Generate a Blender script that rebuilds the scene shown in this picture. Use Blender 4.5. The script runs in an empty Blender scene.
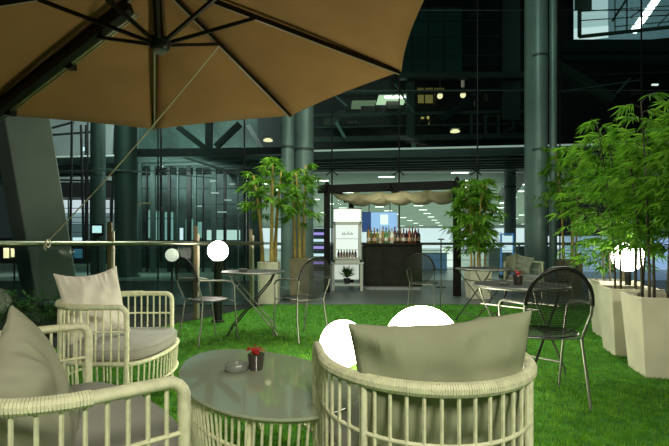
import bpy, bmesh, math, random
import numpy as np
from mathutils import Vector, Matrix, noise
random.seed(7)
R = math.radians; PI = math.pi
SC = bpy.context.scene; COL = SC.collection
F = 450.0; HZ = 243.0; CX = 334.5; EYE = 1.05

def at(px, py, Y):
    return Vector(((px-CX)/F*Y, Y, EYE+(HZ-py)/F*Y))
def gx(px, Y): return (px-CX)/F*Y
def gz(py, Y): return EYE+(HZ-py)/F*Y

# ------------------------------------------------------------------ materials
def mat(name, col, rough=.5, metal=0., var=0., scale=8., bump=0., bscale=60., emit=None, es=0., col2=None,
        spec=.5, trans=0., sub=0., coat=0.):
    m = bpy.data.materials.new(name); m.use_nodes = True
    nt = m.node_tree; b = nt.nodes['Principled BSDF']
    b.inputs['Base Color'].default_value = (*col, 1)
    b.inputs['Roughness'].default_value = rough
    b.inputs['Metallic'].default_value = metal
    b.inputs['Specular IOR Level'].default_value = spec
    b.inputs['Coat Weight'].default_value = coat
    if trans: b.inputs['Transmission Weight'].default_value = trans
    if emit:
        b.inputs['Emission Color'].default_value = (*emit, 1); b.inputs['Emission Strength'].default_value = es
    tc = nt.nodes.new('ShaderNodeTexCoord')
    if var or col2:
        n = nt.nodes.new('ShaderNodeTexNoise'); n.inputs['Scale'].default_value = scale; n.inputs['Detail'].default_value = 5
        nt.links.new(tc.outputs['Object'], n.inputs['Vector'])
        r = nt.nodes.new('ShaderNodeValToRGB')
        c2 = col2 or tuple(min(1, c*(1+var)) for c in col)
        c1 = col if col2 else tuple(c*(1-var) for c in col)
        r.color_ramp.elements[0].position = .35; r.color_ramp.elements[1].position = .65
        r.color_ramp.elements[0].color = (*c1, 1); r.color_ramp.elements[1].color = (*c2, 1)
        nt.links.new(n.outputs['Fac'], r.inputs['Fac']); nt.links.new(r.outputs['Color'], b.inputs['Base Color'])
    if bump:
        n = nt.nodes.new('ShaderNodeTexNoise'); n.inputs['Scale'].default_value = bscale
        nt.links.new(tc.outputs['Object'], n.inputs['Vector'])
        bp = nt.nodes.new('ShaderNodeBump'); bp.inputs['Strength'].default_value = bump; bp.inputs['Distance'].default_value = .01
        nt.links.new(n.outputs['Fac'], bp.inputs['Height']); nt.links.new(bp.outputs['Normal'], b.inputs['Normal'])
    return m

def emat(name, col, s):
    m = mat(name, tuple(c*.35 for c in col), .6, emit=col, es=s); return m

def glass_mat(name, tint, refl=.12):
    m = bpy.data.materials.new(name); m.use_nodes = True; nt = m.node_tree
    nt.nodes.remove(nt.nodes['Principled BSDF']); out = nt.nodes['Material Output']
    t = nt.nodes.new('ShaderNodeBsdfTransparent'); t.inputs[0].default_value = (*tint, 1)
    g = nt.nodes.new('ShaderNodeBsdfGlossy'); g.inputs['Roughness'].default_value = .01
    lw = nt.nodes.new('ShaderNodeLayerWeight'); lw.inputs['Blend'].default_value = refl*2
    mx = nt.nodes.new('ShaderNodeMixShader')
    nt.links.new(lw.outputs['Fresnel'], mx.inputs[0]); nt.links.new(t.outputs[0], mx.inputs[1]); nt.links.new(g.outputs[0], mx.inputs[2])
    nt.links.new(mx.outputs[0], out.inputs['Surface']); return m

def leaf_mat(name, c1, c2):
    m = bpy.data.materials.new(name); m.use_nodes = True; nt = m.node_tree
    b = nt.nodes['Principled BSDF']; out = nt.nodes['Material Output']
    b.inputs['Roughness'].default_value = .5
    tc = nt.nodes.new('ShaderNodeTexCoord'); n = nt.nodes.new('ShaderNodeTexNoise'); n.inputs['Scale'].default_value = 9
    nt.links.new(tc.outputs['Object'], n.inputs['Vector'])
    r = nt.nodes.new('ShaderNodeValToRGB'); r.color_ramp.elements[0].position = .35; r.color_ramp.elements[1].position = .68
    r.color_ramp.elements[0].color = (*c1, 1); r.color_ramp.elements[1].color = (*c2, 1)
    nt.links.new(n.outputs['Fac'], r.inputs['Fac']); nt.links.new(r.outputs['Color'], b.inputs['Base Color'])
    t = nt.nodes.new('ShaderNodeBsdfTranslucent'); nt.links.new(r.outputs['Color'], t.inputs['Color'])
    mx = nt.nodes.new('ShaderNodeMixShader'); mx.inputs[0].default_value = .45
    nt.links.new(b.outputs[0], mx.inputs[1]); nt.links.new(t.outputs[0], mx.inputs[2]); nt.links.new(mx.outputs[0], out.inputs['Surface'])
    return m

def mesh_grid_mat(name, col, hole=.42, scale=180.):
    # perforated / woven metal mesh: tiny real-position holes made in the material
    m = bpy.data.materials.new(name); m.use_nodes = True; nt = m.node_tree
    b = nt.nodes['Principled BSDF']; out = nt.nodes['Material Output']
    b.inputs['Base Color'].default_value = (*col, 1); b.inputs['Metallic'].default_value = .6; b.inputs['Roughness'].default_value = .45
    tc = nt.nodes.new('ShaderNodeTexCoord'); v = nt.nodes.new('ShaderNodeTexVoronoi'); v.inputs['Scale'].default_value = scale
    v.inputs['Randomness'].default_value = 0.
    sx = nt.nodes.new('ShaderNodeSeparateXYZ'); ad = nt.nodes.new('ShaderNodeMath'); cb = nt.nodes.new('ShaderNodeCombineXYZ')
    nt.links.new(tc.outputs['Object'], sx.inputs[0]); nt.links.new(sx.outputs['Y'], ad.inputs[0]); nt.links.new(sx.outputs['Z'], ad.inputs[1])
    nt.links.new(sx.outputs['X'], cb.inputs['X']); nt.links.new(ad.outputs[0], cb.inputs['Y']); nt.links.new(cb.outputs[0], v.inputs['Vector'])
    v.voronoi_dimensions = '2D'
    c = nt.nodes.new('ShaderNodeMath'); c.operation = 'LESS_THAN'; c.inputs[1].default_value = hole
    nt.links.new(v.outputs['Distance'], c.inputs[0])
    t = nt.nodes.new('ShaderNodeBsdfTransparent'); mx = nt.nodes.new('ShaderNodeMixShader')
    nt.links.new(c.outputs[0], mx.inputs[0]); nt.links.new(b.outputs[0], mx.inputs[1]); nt.links.new(t.outputs[0], mx.inputs[2])
    nt.links.new(mx.outputs[0], out.inputs['Surface']); return m

def canvas_mat(name, col):
    m = mat(name, col, .85, var=.08, scale=3., bump=.15, bscale=250)
    nt = m.node_tree; b = nt.nodes['Principled BSDF']; out = nt.nodes['Material Output']
    t = nt.nodes.new('ShaderNodeBsdfTranslucent'); t.inputs[0].default_value = (*col, 1)
    mx = nt.nodes.new('ShaderNodeMixShader'); mx.inputs[0].default_value = .15
    nt.links.new(b.outputs[0], mx.inputs[1]); nt.links.new(t.outputs[0], mx.inputs[2]); nt.links.new(mx.outputs[0], out.inputs['Surface'])
    return m

def wicker_mat(name, col):
    m = mat(name, col, .55, var=.12, scale=30.)
    nt = m.node_tree; b = nt.nodes['Principled BSDF']
    tc = nt.nodes.new('ShaderNodeTexCoord'); n = nt.nodes.new('ShaderNodeTexNoise'); n.inputs['Scale'].default_value = 160
    nt.links.new(tc.outputs['Object'], n.inputs['Vector'])
    bp = nt.nodes.new('ShaderNodeBump'); bp.inputs['Strength'].default_value = .4; bp.inputs['Distance'].default_value = .003
    nt.links.new(n.outputs['Fac'], bp.inputs['Height']); nt.links.new(bp.outputs['Normal'], b.inputs['Normal'])
    return m

M = dict(
    cream=wicker_mat('cream_rattan', (.84, .85, .60)),
    seat=mat('grey_seat_fabric', (.41, .41, .37), .9, var=.08, scale=5, bump=.3, bscale=300),
    pillow=mat('khaki_pillow_fabric', (.33, .355, .235), .85, var=.1, scale=4, bump=.08, bscale=300),
    pillow_w=mat('pale_pillow_fabric', (.78, .74, .67), .85, var=.05, scale=4, bump=.08, bscale=250),
    pillow_g=mat('sage_pillow_fabric', (.42, .43, .32), .85, var=.1, scale=4, bump=.08, bscale=300),
    brown=canvas_mat('brown_canvas', (.36, .185, .072)),
    darkmetal=mat('dark_metal', (.022, .02, .018), .35, .7),
    alu=mat('aluminium', (.55, .54, .5), .3, 1.),
    tube=mat('grey_steel_tube', (.28, .28, .26), .42, .85),
    tubedark=mat('dark_steel_tube', (.035, .035, .035), .35, .6),
    meshm=mesh_grid_mat('perforated_metal', (.05, .05, .05), .35, 130.),
    tabletop=mat('bistro_top_metal', (.05, .05, .05), .5, .4, var=.1, scale=40),
    glass_top=mat('grey_green_glass', (.44, .50, .37), .06, 0., spec=.9, coat=1.),
    grass=None,
    deck=mat('grey_deck', (.085, .10, .095), .45, var=.12, scale=2.),
    planter=mat('cream_planter', (.72, .68, .54), .7, var=.08, scale=4, bump=.12, bscale=90),
    soil=mat('soil', (.03, .022, .012), .95, bump=.6, bscale=60),
    culm_y=mat('yellow_cane', (.50, .36, .10), .5, var=.25, scale=9),
    culm_d=mat('dark_cane', (.06, .055, .03), .6, var=.3, scale=14),
    leaf=leaf_mat('bamboo_leaf', (.08, .26, .015), (.28, .56, .05)),
    leaf_d=leaf_mat('dark_leaf', (.03, .12, .02), (.09, .26, .04)),
    steel=mat('green_grey_steel', (.21, .31, .28), .40, .2, var=.1, scale=1.5),
    steel_d=mat('dark_green_steel', (.07, .10, .09), .5, .2),
    black=mat('black_paint', (.012, .012, .012), .5),
    void=mat('dark_void', (.01, .013, .012), .8),
    tealwall=mat('teal_cladding', (.10, .20, .18), .5, var=.25, scale=.6),
    concrete=mat('grey_green_concrete', (.25, .32, .27), .8, var=.1, scale=1.2, bump=.1, bscale=30),
    bronze=mat('tan_post', (.30, .24, .14), .4, .5),
    whitemetal=mat('pale_post', (.65, .62, .5), .35, .3),
    rail=mat('brushed_rail', (.20, .22, .16), .3, .9),
    barblack=mat('bar_black', (.016, .018, .012), .6, var=.3, scale=5, spec=.2),
    pergola=mat('dark_timber', (.005, .0045, .004), .7, var=.3, scale=6, spec=.2),
    drape=canvas_mat('cream_drape', (.80, .74, .48)),
    white=mat('white_panel', (.55, .57, .52), .5),
    ceilm=mat('terminal_ceiling', (.42, .48, .40), .8, var=.06, scale=.5),
    tfloor=mat('terminal_floor', (.33, .40, .36), .3, var=.08, scale=.6),
    darkgreyp=mat('grey_panel', (.28, .31, .30), .6, var=.15, scale=.8),
    globe=emat('lit_globe', (1., .92, .68), 17.),
    globe_refl=emat('reflected_globe', (1., .95, .8), .75),
    globe_s=emat('lit_small_globe', (1., .93, .76), 22.),
    lamp=emat('ceiling_strip_light', (.93, 1., .9), 5.),
    white_e=emat('lit_white', (.93, 1., .93), 1.05),
    cool_e=emat('lit_cool', (.74, .9, 1.), 1.0),
    teal_e=emat('lit_teal', (.38, .72, .66), .42),
    blue_e=emat('lit_blue', (.12, .3, .65), .9),
    warm_e=emat('lit_warm', (1., .85, .5), 1.2),
    dim_e=emat('lit_grey', (.62, .75, .72), .42),
    purple_e=emat('lit_purple', (.5, .35, .95), .9),
    tube_e=emat('lit_tube', (.9, 1., 1.), 4.),
    pane=glass_mat('curtain_glass', (.86, .93, .90), .035),
    railglass=glass_mat('rail_glass', (.85, .93, .88), .05),
    clear=glass_mat('clear_glass', (.9, .93, .92), .08),
    red=mat('red_petal', (.45, .02, .02), .6, var=.3, scale=60),
    rope=mat('pale_rope', (.62, .55, .42), .8),
    tan=mat('tan_paper', (.5, .35, .2), .6),
)

# ------------------------------------------------------------------ geometry
class MB:
    def __init__(s): s.v = []; s.f = []
    def add(s, vs, fs):
        o = len(s.v); s.v += [tuple(v) for v in vs]; s.f += [tuple(i+o for i in f) for f in fs]; return s
    def box(s, c, d, rot=None):
        hx, hy, hz = d[0]/2, d[1]/2, d[2]/2
        vs = [Vector((x, y, z)) for x in (-hx, hx) for y in (-hy, hy) for z in (-hz, hz)]
        if rot is not None: vs = [rot @ v for v in vs]
        c = Vector(c)
        return s.add([v+c for v in vs], [(0,1,3,2),(4,6,7,5),(0,4,5,1),(2,3,7,6),(0,2,6,4),(1,5,7,3)])
    def bar(s, a, b, w, h=None):
        a = Vector(a); b = Vector(b); d = b-a; h = h or w
        q = d.to_track_quat('X', 'Z').to_matrix()
        return s.box((a+b)/2, (d.length, w, h), q)
    def tube(s, pts, r, n=8, closed=False, cap=True):
        pts = [Vector(p) for p in pts]; N = len(pts)
        rs = r if isinstance(r, (list, tuple)) else [r]*N
        up = None; rings = []
        for i, p in enumerate(pts):
            if closed: t = pts[(i+1) % N]-pts[i-1]
            else: t = pts[min(i+1, N-1)]-pts[max(i-1, 0)]
            if t.length < 1e-9: t = Vector((0, 0, 1))
            t.normalize()
            if up is None:
                up = Vector((0, 0, 1)) if abs(t.z) < .9 else Vector((1, 0, 0))
            up = (up-t*up.dot(t))
            if up.length < 1e-6: up = t.orthogonal()
            up.normalize(); sd = t.cross(up)
            rings.append([p+(up*math.cos(2*PI*k/n)+sd*math.sin(2*PI*k/n))*rs[i] for k in range(n)])
        vs = [v for g in rings for v in g]; fs = []
        for i in range(N if closed else N-1):
            j = (i+1) % N
            for k in range(n):
                l = (k+1) % n
                fs.append((i*n+k, j*n+k, j*n+l, i*n+l))
        if not closed and cap: fs += [tuple(range(n-1, -1, -1)), tuple((N-1)*n+k for k in range(n))]
        return s.add(vs, fs)
    def lathe(s, prof, c=(0, 0, 0), n=24):
        c = Vector(c); vs = []; fs = []; P = len(prof)
        for r, z in prof:
            for k in range(n): vs.append(c+Vector((max(r, .0002)*math.cos(2*PI*k/n), max(r, .0002)*math.sin(2*PI*k/n), z)))
        for i in range(P-1):
            for k in range(n):
                l = (k+1) % n; fs.append((i*n+k, i*n+l, (i+1)*n+l, (i+1)*n+k))
        fs += [tuple(range(n-1, -1, -1)), tuple((P-1)*n+k for k in range(n))]
        return s.add(vs, fs)
    def prism(s, poly, z0, z1, poly2=None):
        n = len(poly); p2 = poly2 or poly
        vs = [Vector((x, y, z0)) for x, y in poly]+[Vector((x, y, z1)) for x, y in p2]
        fs = [tuple(range(n-1, -1, -1)), tuple(range(n, 2*n))]+[(i, (i+1) % n, n+(i+1) % n, n+i) for i in range(n)]
        return s.add(vs, fs)
    def build(s, name, m, parent=None, smooth=False, bevel=0.):
        me = bpy.data.meshes.new(name); me.from_pydata(s.v, [], s.f); me.update()
        bm = bmesh.new(); bm.from_mesh(me); bmesh.ops.recalc_face_normals(bm, faces=bm.faces); bm.to_mesh(me); bm.free()
        o = bpy.data.objects.new(name, me); COL.objects.link(o); me.materials.append(m)
        if smooth:
            for p in me.polygons: p.use_smooth = True
            try:
                me.set_sharp_from_angle(angle=R(50))
            except Exception: pass
        if bevel:
            b = o.modifiers.new('bevel', 'BEVEL'); b.width = bevel; b.segments = 2; b.limit_method = 'ANGLE'
        if parent: o.parent = parent
        return o

def tag(o, label=None, cat=None, group=None, kind=None):
    if label: o['label'] = label
    if cat: o['category'] = cat
    if group: o['group'] = group
    if kind: o['kind'] = kind
    return o
def empty(name, loc, rz=0., label=None, cat=None, group=None, rot=None):
    o = bpy.data.objects.new(name, None); COL.objects.link(o); o.location = loc
    o.rotation_euler = rot if rot else (0, 0, rz); o.empty_display_size = .1
    return tag(o, label, cat, group)
def copy_tree(o, loc=None, rz=None, label=None, group=None, parent=None):
    c = o.copy(); COL.objects.link(c); c.parent = parent
    if loc is not None: c.location = loc
    if rz is not None: c.rotation_euler = (0, 0, rz)
    if label: c['label'] = label
    if group: c['group'] = group
    for ch in list(o.children): copy_tree(ch, parent=c)
    return c
def struct(o): o['kind'] = 'structure'; return o

def arc(cx, cy, r, a0, a1, n, z=0., ry=None):
    ry = ry or r
    return [Vector((cx+r*math.cos(R(a0+(a1-a0)*i/n)), cy+ry*math.sin(R(a0+(a1-a0)*i/n)), z)) for i in range(n+1)]

# ------------------------------------------------------------------ ground
def ground():
    gp = [(-2.75, -1.2), (5.6, -1.2), (5.6, 7.65), (-1.15, 7.65), (-2.9, 4.3), (-3.4, 3.0), (-3.4, -1.2)]
    gbase = mat('turf_backing', (.045, .20, .012), .95, var=.35, scale=14, bump=.8, bscale=120)
    o = struct(MB().prism([(-9, -3), (9, -3), (9, 7.66), (-9, 7.66)], -.25, -.02).build('floor', M['void']))
    o = MB().prism(gp, -.019, .0).build('floor', gbase); struct(o)
    # deck of the bar terrace
    struct(MB().prism([(-1.3, 7.66), (9, 7.66), (9, 12.5), (-1.7, 12.5)], -.2, .004).build('floor', M['deck']))
    # concourse floor indoors
    struct(MB().prism([(-30, 12.7), (60, 12.7), (70, 92), (-30, 92)], -.2, .0).build('floor', M['tfloor']))
    # turf blades
    rng = np.random.default_rng(3); N = 130000
    # density falls with distance
    y = 1.0+ (7.64-1.0)*rng.random(N)**1.35
    x = (-.80*y) + (1.62*y)*rng.random(N)
    keep = (x > -3.35) & (x < 5.55)
    ed = -2.9+(y-4.3)*(1.75/3.35)
    keep &= (y < 4.3) | (x > ed+.03)
    x = x[keep]; y = y[keep]; n = len(x)
    h = .016+.016*rng.random(n); w = .0022+.0018*rng.random(n)*(.6+y*.25)
    a = rng.random(n)*2*PI; la = rng.random(n)*2*PI; ln = .012*rng.random(n)
    V = np.zeros((n, 3, 3)); c = np.cos(a)*w; s_ = np.sin(a)*w
    V[:, 0] = np.stack([x-c, y-s_, np.zeros(n)], 1); V[:, 1] = np.stack([x+c, y+s_, np.zeros(n)], 1)
    V[:, 2] = np.stack([x+np.cos(la)*ln, y+np.sin(la)*ln, h], 1)
    me = bpy.data.meshes.new('artificial_grass')
    me.vertices.add(3*n); me.vertices.foreach_set('co', V.ravel())
    me.loops.add(3*n); me.loops.foreach_set('vertex_index', np.arange(3*n, dtype=np.int32))
    me.polygons.add(n); me.polygons.foreach_set('loop_start', np.arange(0, 3*n, 3, dtype=np.int32))
    me.polygons.foreach_set('loop_total', np.full(n, 3, dtype=np.int32)); me.update(calc_edges=True)
    me.materials.append(leaf_mat('turf_blade', (.085, .26, .012), (.21, .46, .03)))
    o = bpy.data.objects.new('artificial_grass', me); COL.objects.link(o)
    tag(o, 'short bright green artificial turf covering the terrace floor', 'grass', kind='stuff')
ground()

# ------------------------------------------------------------------ soft goods
def pillow_mesh(w, h, t, seed=0, n=26, wr=.014, dip=.13):
    mb = MB(); vs = []; idx = {}
    def P(i, j, side):
        u = -1+2*i/n; v = -1+2*j/n
        x = w/2*u*(1-.10*(1-v*v)); z = h/2*v*(1-dip*(1-u*u))
        e = max(0., (1-u**2)*(1-v**2))**.42
        wrk = wr*noise.noise(Vector((u*2.2+seed, v*2.2, side*3+seed*1.7)))*2 + wr*.7*noise.noise(Vector((u*7+seed, v*2.5, side*5)))*(abs(v)**1.5)*2 + wr*.9*noise.noise(Vector((u*13+seed, v*1.3, side*9)))*max(0, v)**2*2
        y = side*(t/2*e+wrk*min(1, e*2))
        return Vector((x, y, z))
    for side in (1, -1):
        for i in range(n+1):
            for j in range(n+1):
                border = i in (0, n) or j in (0, n)
                if side == -1 and border: idx[(side, i, j)] = idx[(1, i, j)]; continue
                idx[(side, i, j)] = len(vs); vs.append(P(i, j, side))
    fs = []
    for side in (1, -1):
        for i in range(n):
            for j in range(n):
                q = (idx[side,i,j], idx[side,i+1,j], idx[side,i+1,j+1], idx[side,i,j+1])
                fs.append(q if side == 1 else q[::-1])
    mb.add(vs, fs); return mb
def pillow(loc, rot, w, h, t, m, seed, label, group=None, name='throw_pillow', dip=.13):
    o = pillow_mesh(w, h, t, seed, dip=dip).build(name, m, smooth=True)
    s = o.modifiers.new('sub', 'SUBSURF'); s.levels = 1; s.render_levels = 1
    o.location = loc; o.rotation_euler = rot
    return tag(o, label, 'pillow', group)

# ------------------------------------------------------------------ rattan lounge chair (faces +Y)
RW, RE, RZ = .38, .24, .66
def upath(r, e, z, n=28, rise=0.):
    pts = [Vector((r, e, z)), Vector((r, e*.5, z))]
    pts += [Vector((r*math.cos(-PI*i/n), r*math.sin(-PI*i/n), z)) for i in range(n+1)]
    pts += [Vector((-r, e*.5, z)), Vector((-r, e, z))]
    return pts
def seatloop(r, e, z, n=28):
    pts = [Vector((r*math.cos(-PI*i/n), r*math.sin(-PI*i/n), z)) for i in range(n+1)]
    pts += [Vector((-r, e*.6, z))]
    pts += [Vector((-r*math.cos(PI*i/12), e+.0+.13*math.sin(PI*i/12), z)) for i in range(0, 13)]
    pts += [Vector((r, e*.6, z))]
    return pts
def resample(pts, step, closed=False):
    P = list(pts)+([pts[0]] if closed else []); L = [0]
    for i in range(1, len(P)): L.append(L[-1]+(P[i]-P[i-1]).length)
    n = max(1, round(L[-1]/step)); out = []
    for k in range(n+(0 if closed else 1)):
        d = L[-1]*k/n; i = 1
        while i < len(L)-1 and L[i] < d: i += 1
        f = (d-L[i-1])/max(1e-9, L[i]-L[i-1]); out.append(P[i-1].lerp(P[i], f))
    return out
def make_lounge(loc, rz, label, group):
    t = empty('lounge_chair', loc, rz, label, 'chair', group)
    # rim with rounded front corners running down into the front legs
    U = upath(RW, RE-.05, RZ)
    def corner(sx):
        c = Vector((sx*RW, RE-.05, RZ-.05))
        return [c+Vector((0, .05*math.sin(R(a)), .05*math.cos(R(a)))) for a in (20, 40, 60, 80)]+[Vector((sx*RW, RE, RZ-.12))]
    rim = list(reversed(corner(1)))+U+corner(-1)
    MB().tube(rim, .0175, 10).build('rim', M['cream'], t, True)
    # wicker wrapping round the back of the rim
    wr = MB(); A = resample([p for p in U if p.y < .02], .0075)
    for i in range(0, len(A)-1):
        d = (A[i+1]-A[i]).normalized(); wr.tube([A[i], A[i]+d*.0062], .0212, 10)
    wr.build('rim_wrapping', M['cream'], t)
    for sx in (1, -1):
        MB().tube([(sx*RW, RE, RZ-.115), (sx*RW, RE, .3), (sx*(RW-.01), RE, .0)], .0165, 10).build('leg', M['cream'], t, True)
        a = R(-90+sx*48)
        MB().tube([(RW*math.cos(a), RW*math.sin(a), RZ), (RW*math.cos(a), RW*math.sin(a), .3), (RW*.96*math.cos(a), RW*.96*math.sin(a), 0)], .012, 8).build('leg', M['cream'], t, True)
    MB().tube(upath(RW, RE, .51), .0065, 8).build('middle_ring', M['cream'], t, True)
    MB().tube(seatloop(RW, RE, .315), .014, 8, closed=True).build('seat_ring', M['cream'], t, True)
    MB().tube(seatloop(RW-.012, RE, .15), .010, 8, closed=True).build('lower_ring', M['cream'], t, True)
    sl = MB()
    for p in resample(upath(RW, RE, 0), .051)[1:-1]:
        sl.tube([(p.x, p.y, RZ-.005), (p.x, p.y, .31)], .0062, 6)
    sl.build('back_slats', M['cream'], t, True)
    s2 = MB()
    for p in resample(seatloop(RW, RE, 0), .045, True):
        s2.tube([(p.x, p.y, .315), (p.x*.97, p.y*.97, .15)], .0055, 6)
    s2.build('base_slats', M['cream'], t, True)
    # woven seat base
    b = MB(); lp = [(p.x*.97, p.y*.97) for p in seatloop(RW, RE, 0)]; b.prism(lp, .305, .318); b.build('seat_base', M['cream'], t)
    # cushion with rounded edge
    c = MB(); L = seatloop(RW-.03, RE, 0); prof = [(.93, .321), (.985, .335), (1., .36), (1., .378), (.985, .398), (.93, .411), (.6, .42), (.25, .424)]
    vs = []; n = len(L)
    for s_, z in prof: vs += [Vector((p.x*s_, (p.y-.0)*s_, z)) for p in L]
    fs = [(i*n+k, i*n+(k+1) % n, (i+1)*n+(k+1) % n, (i+1)*n+k) for i in range(len(prof)-1) for k in range(n)]
    fs += [tuple(range(n-1, -1, -1)), tuple((len(prof)-1)*n+k for k in range(n))]
    c.add(vs, fs); cu = c.build('seat_cushion', M['seat'], t, True)
    tag(cu, 'grey round seat cushion')
    pp = MB().tube([Vector((p.x*1.0, p.y*1.0, .392)) for p in seatloop(RW-.032, RE, 0)], .0045, 6, closed=True)
    pp.build('piping', M['seat'], cu, True)
    return t
G1 = 'cream rattan lounge chairs'
chA = make_lounge((.30, 1.57, 0), R(8), 'cream rattan tub chair seen from behind, in front of the glowing floor globes', G1)
ls = copy_tree(chA, (-.98, 1.555, 0), R(-49), 'wide cream rattan seat at the left edge of the photo, nearest the camera', G1); ls.scale = (1.48, 1, 1); chA.scale = (.90, 1, 1); chA.location.x = .30
lc = copy_tree(chA, (-1.48, 3.10, 0), R(-90), 'cream rattan tub chair beside the railing, on the far side of the oval coffee table', G1); lc.scale = (1., .93, 1.)
copy_tree(chA, (3.76, 8.9, 0.004), R(150), 'small distant cream rattan tub chair on the deck beside the blue framed sign', G1)
pillow((.315, 1.335, .615), (R(12), R(-3.5), R(3)), .555, .48, .16, M['pillow'], 1.3, 'khaki throw pillow leaning in the tub chair seen from behind')
pillow((-.955, 1.44, .525), (R(20), R(22), R(-61)), .55, .51, .18, M['pillow_g'], 4.1, 'sage grey throw pillow propped on its corner in the leftmost tub chair')
pillow((-1.60, 2.99, .645), (R(18), R(5), R(-132)), .41, .50, .16, M['pillow_w'], 7.7, 'pale throw pillow leaning in the tub chair beside the railing', dip=.2)
pillow((3.52, 9.0, .63), (R(14), R(14), R(100)), .42, .42, .14, M['pillow'], 2.2, 'khaki throw pillow at the left of the small distant tub chair')
pillow((3.79, 9.1, .62), (R(18), R(-14), R(150)), .40, .40, .13, M['pillow_g'], 5.2, 'dark patterned throw pillow at the back of the small distant tub chair')

# ------------------------------------------------------------------ coffee table
def coffee():
    ang = math.atan2(-.95, .68)
    t = empty('coffee_table', (-.362, 2.14, 0), ang, 'oval glass topped coffee table with a cream rattan slatted base', 'table')
    def loop(a, b, z, n=64):
        out = []
        for i in range(n):
            th = 2*PI*i/n; x = a*math.cos(th); y = b*math.sin(th)*(1+.14*math.cos(th))
            out.append(Vector((x, y, z)))
        return out
    A, B = .60, .35
    top = [(p.x, p.y) for p in loop(A, B, 0)]
    MB().prism(top, .412, .424).build('tabletop', M['glass_top'], t, bevel=.003)
    MB().tube(loop(A-.035, B-.03, .402), .010, 8, closed=True).build('top_ring', M['cream'], t, True)
    MB().tube(loop(A-.055, B-.05, .27), .008, 8, closed=True).build('middle_ring', M['cream'], t, True)
    MB().tube(loop(A-.075, B-.065, .10), .012, 8, closed=True).build('base_ring', M['cream'], t, True)
    s = MB(); a = resample(loop(A-.035, B-.03, 0), .034, True); b = resample(loop(A-.075, B-.065, 0), .034, True)
    n = len(a)
    for i in range(n):
        j = int(i*len(b)/n); s.tube([(a[i].x, a[i].y, .40), (b[j].x, b[j].y, .10)], .0055, 6)
    s.build('base_slats', M['cream'], t, True)
    for k in (.12, .38, .62, .88):
        p = loop(A-.08, B-.07, 0)[int(k*64)]
        MB().tube([(p.x, p.y, .405), (p.x*.98, p.y*.98, 0)], .014, 8).build('leg', M['cream'], t, True)
coffee()
def ashtray(loc, label, s=1.):
    m = M['clear']
    o = MB().lathe([(.0, .0), (.045*s, .0), (.058*s, .012*s), (.058*s, .034*s), (.048*s, .036*s), (.040*s, .014*s), (.0, .010*s)], n=20).build('ashtray', mat('smoked_glass', (.25, .27, .24), .08, 0, spec=.8), smooth=True)
    o.location = loc; tag(o, label, 'ashtray'); return o
def flowerpot(loc, label, s=1., red=True):
    t = empty('flower_pot', loc, 0, label, 'flowers')
    MB().lathe([(0, 0), (.026*s, 0), (.034*s, .06*s), (.030*s, .062*s), (.026*s, .045*s), (0, .045*s)], n=16).build('pot', mat('dark_glaze', (.06, .05, .045), .12, spec=.8), t, True)
    f = MB(); rnd = random.Random(int(s*100))
    for i in range(34):
        a = rnd.random()*2*PI; r = .034*s*math.sqrt(rnd.random()); z = (.075+.022*rnd.random()-r*.25)*s if s > 0 else 0
        c = Vector((r*math.cos(a), r*math.sin(a), z)); q = Matrix.Rotation(a, 3, 'Z') @ Matrix.Rotation(rnd.uniform(.2, 1.1), 3, 'Y')
        pts = [q @ Vector(v)*s+c for v in ((-.009, 0, 0), (0, -.007, .003), (.011, 0, .006), (0, .007, .003))]
        f.add(pts, [(0, 1, 2, 3)])
    f.lathe([(0, .05*s), (.012*s, .055*s), (.016*s, .07*s), (.010*s, .080*s), (0, .09*s)], n=10)
    f.build('blossoms', M['red'], t)
    l = MB()
    for i in range(10):
        a = i*2*PI/10+.3; l.add([(0, 0, .05*s), (.02*s*math.cos(a-.4), .02*s*math.sin(a-.4), .062*s), (.042*s*math.cos(a), .042*s*math.sin(a), .058*s), (.02*s*math.cos(a+.4), .02*s*math.sin(a+.4), .062*s)], [(0, 1, 2, 3)])
    l.build('leaves', M['leaf_d'], t); return t
ashtray((gx(237, 2.20), 2.20, .424), 'round glass ashtray on the oval coffee table')
flowerpot((gx(256, 2.23), 2.23, .424), 'small dark pot of red flowers on the oval coffee table', 1.25)

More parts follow.
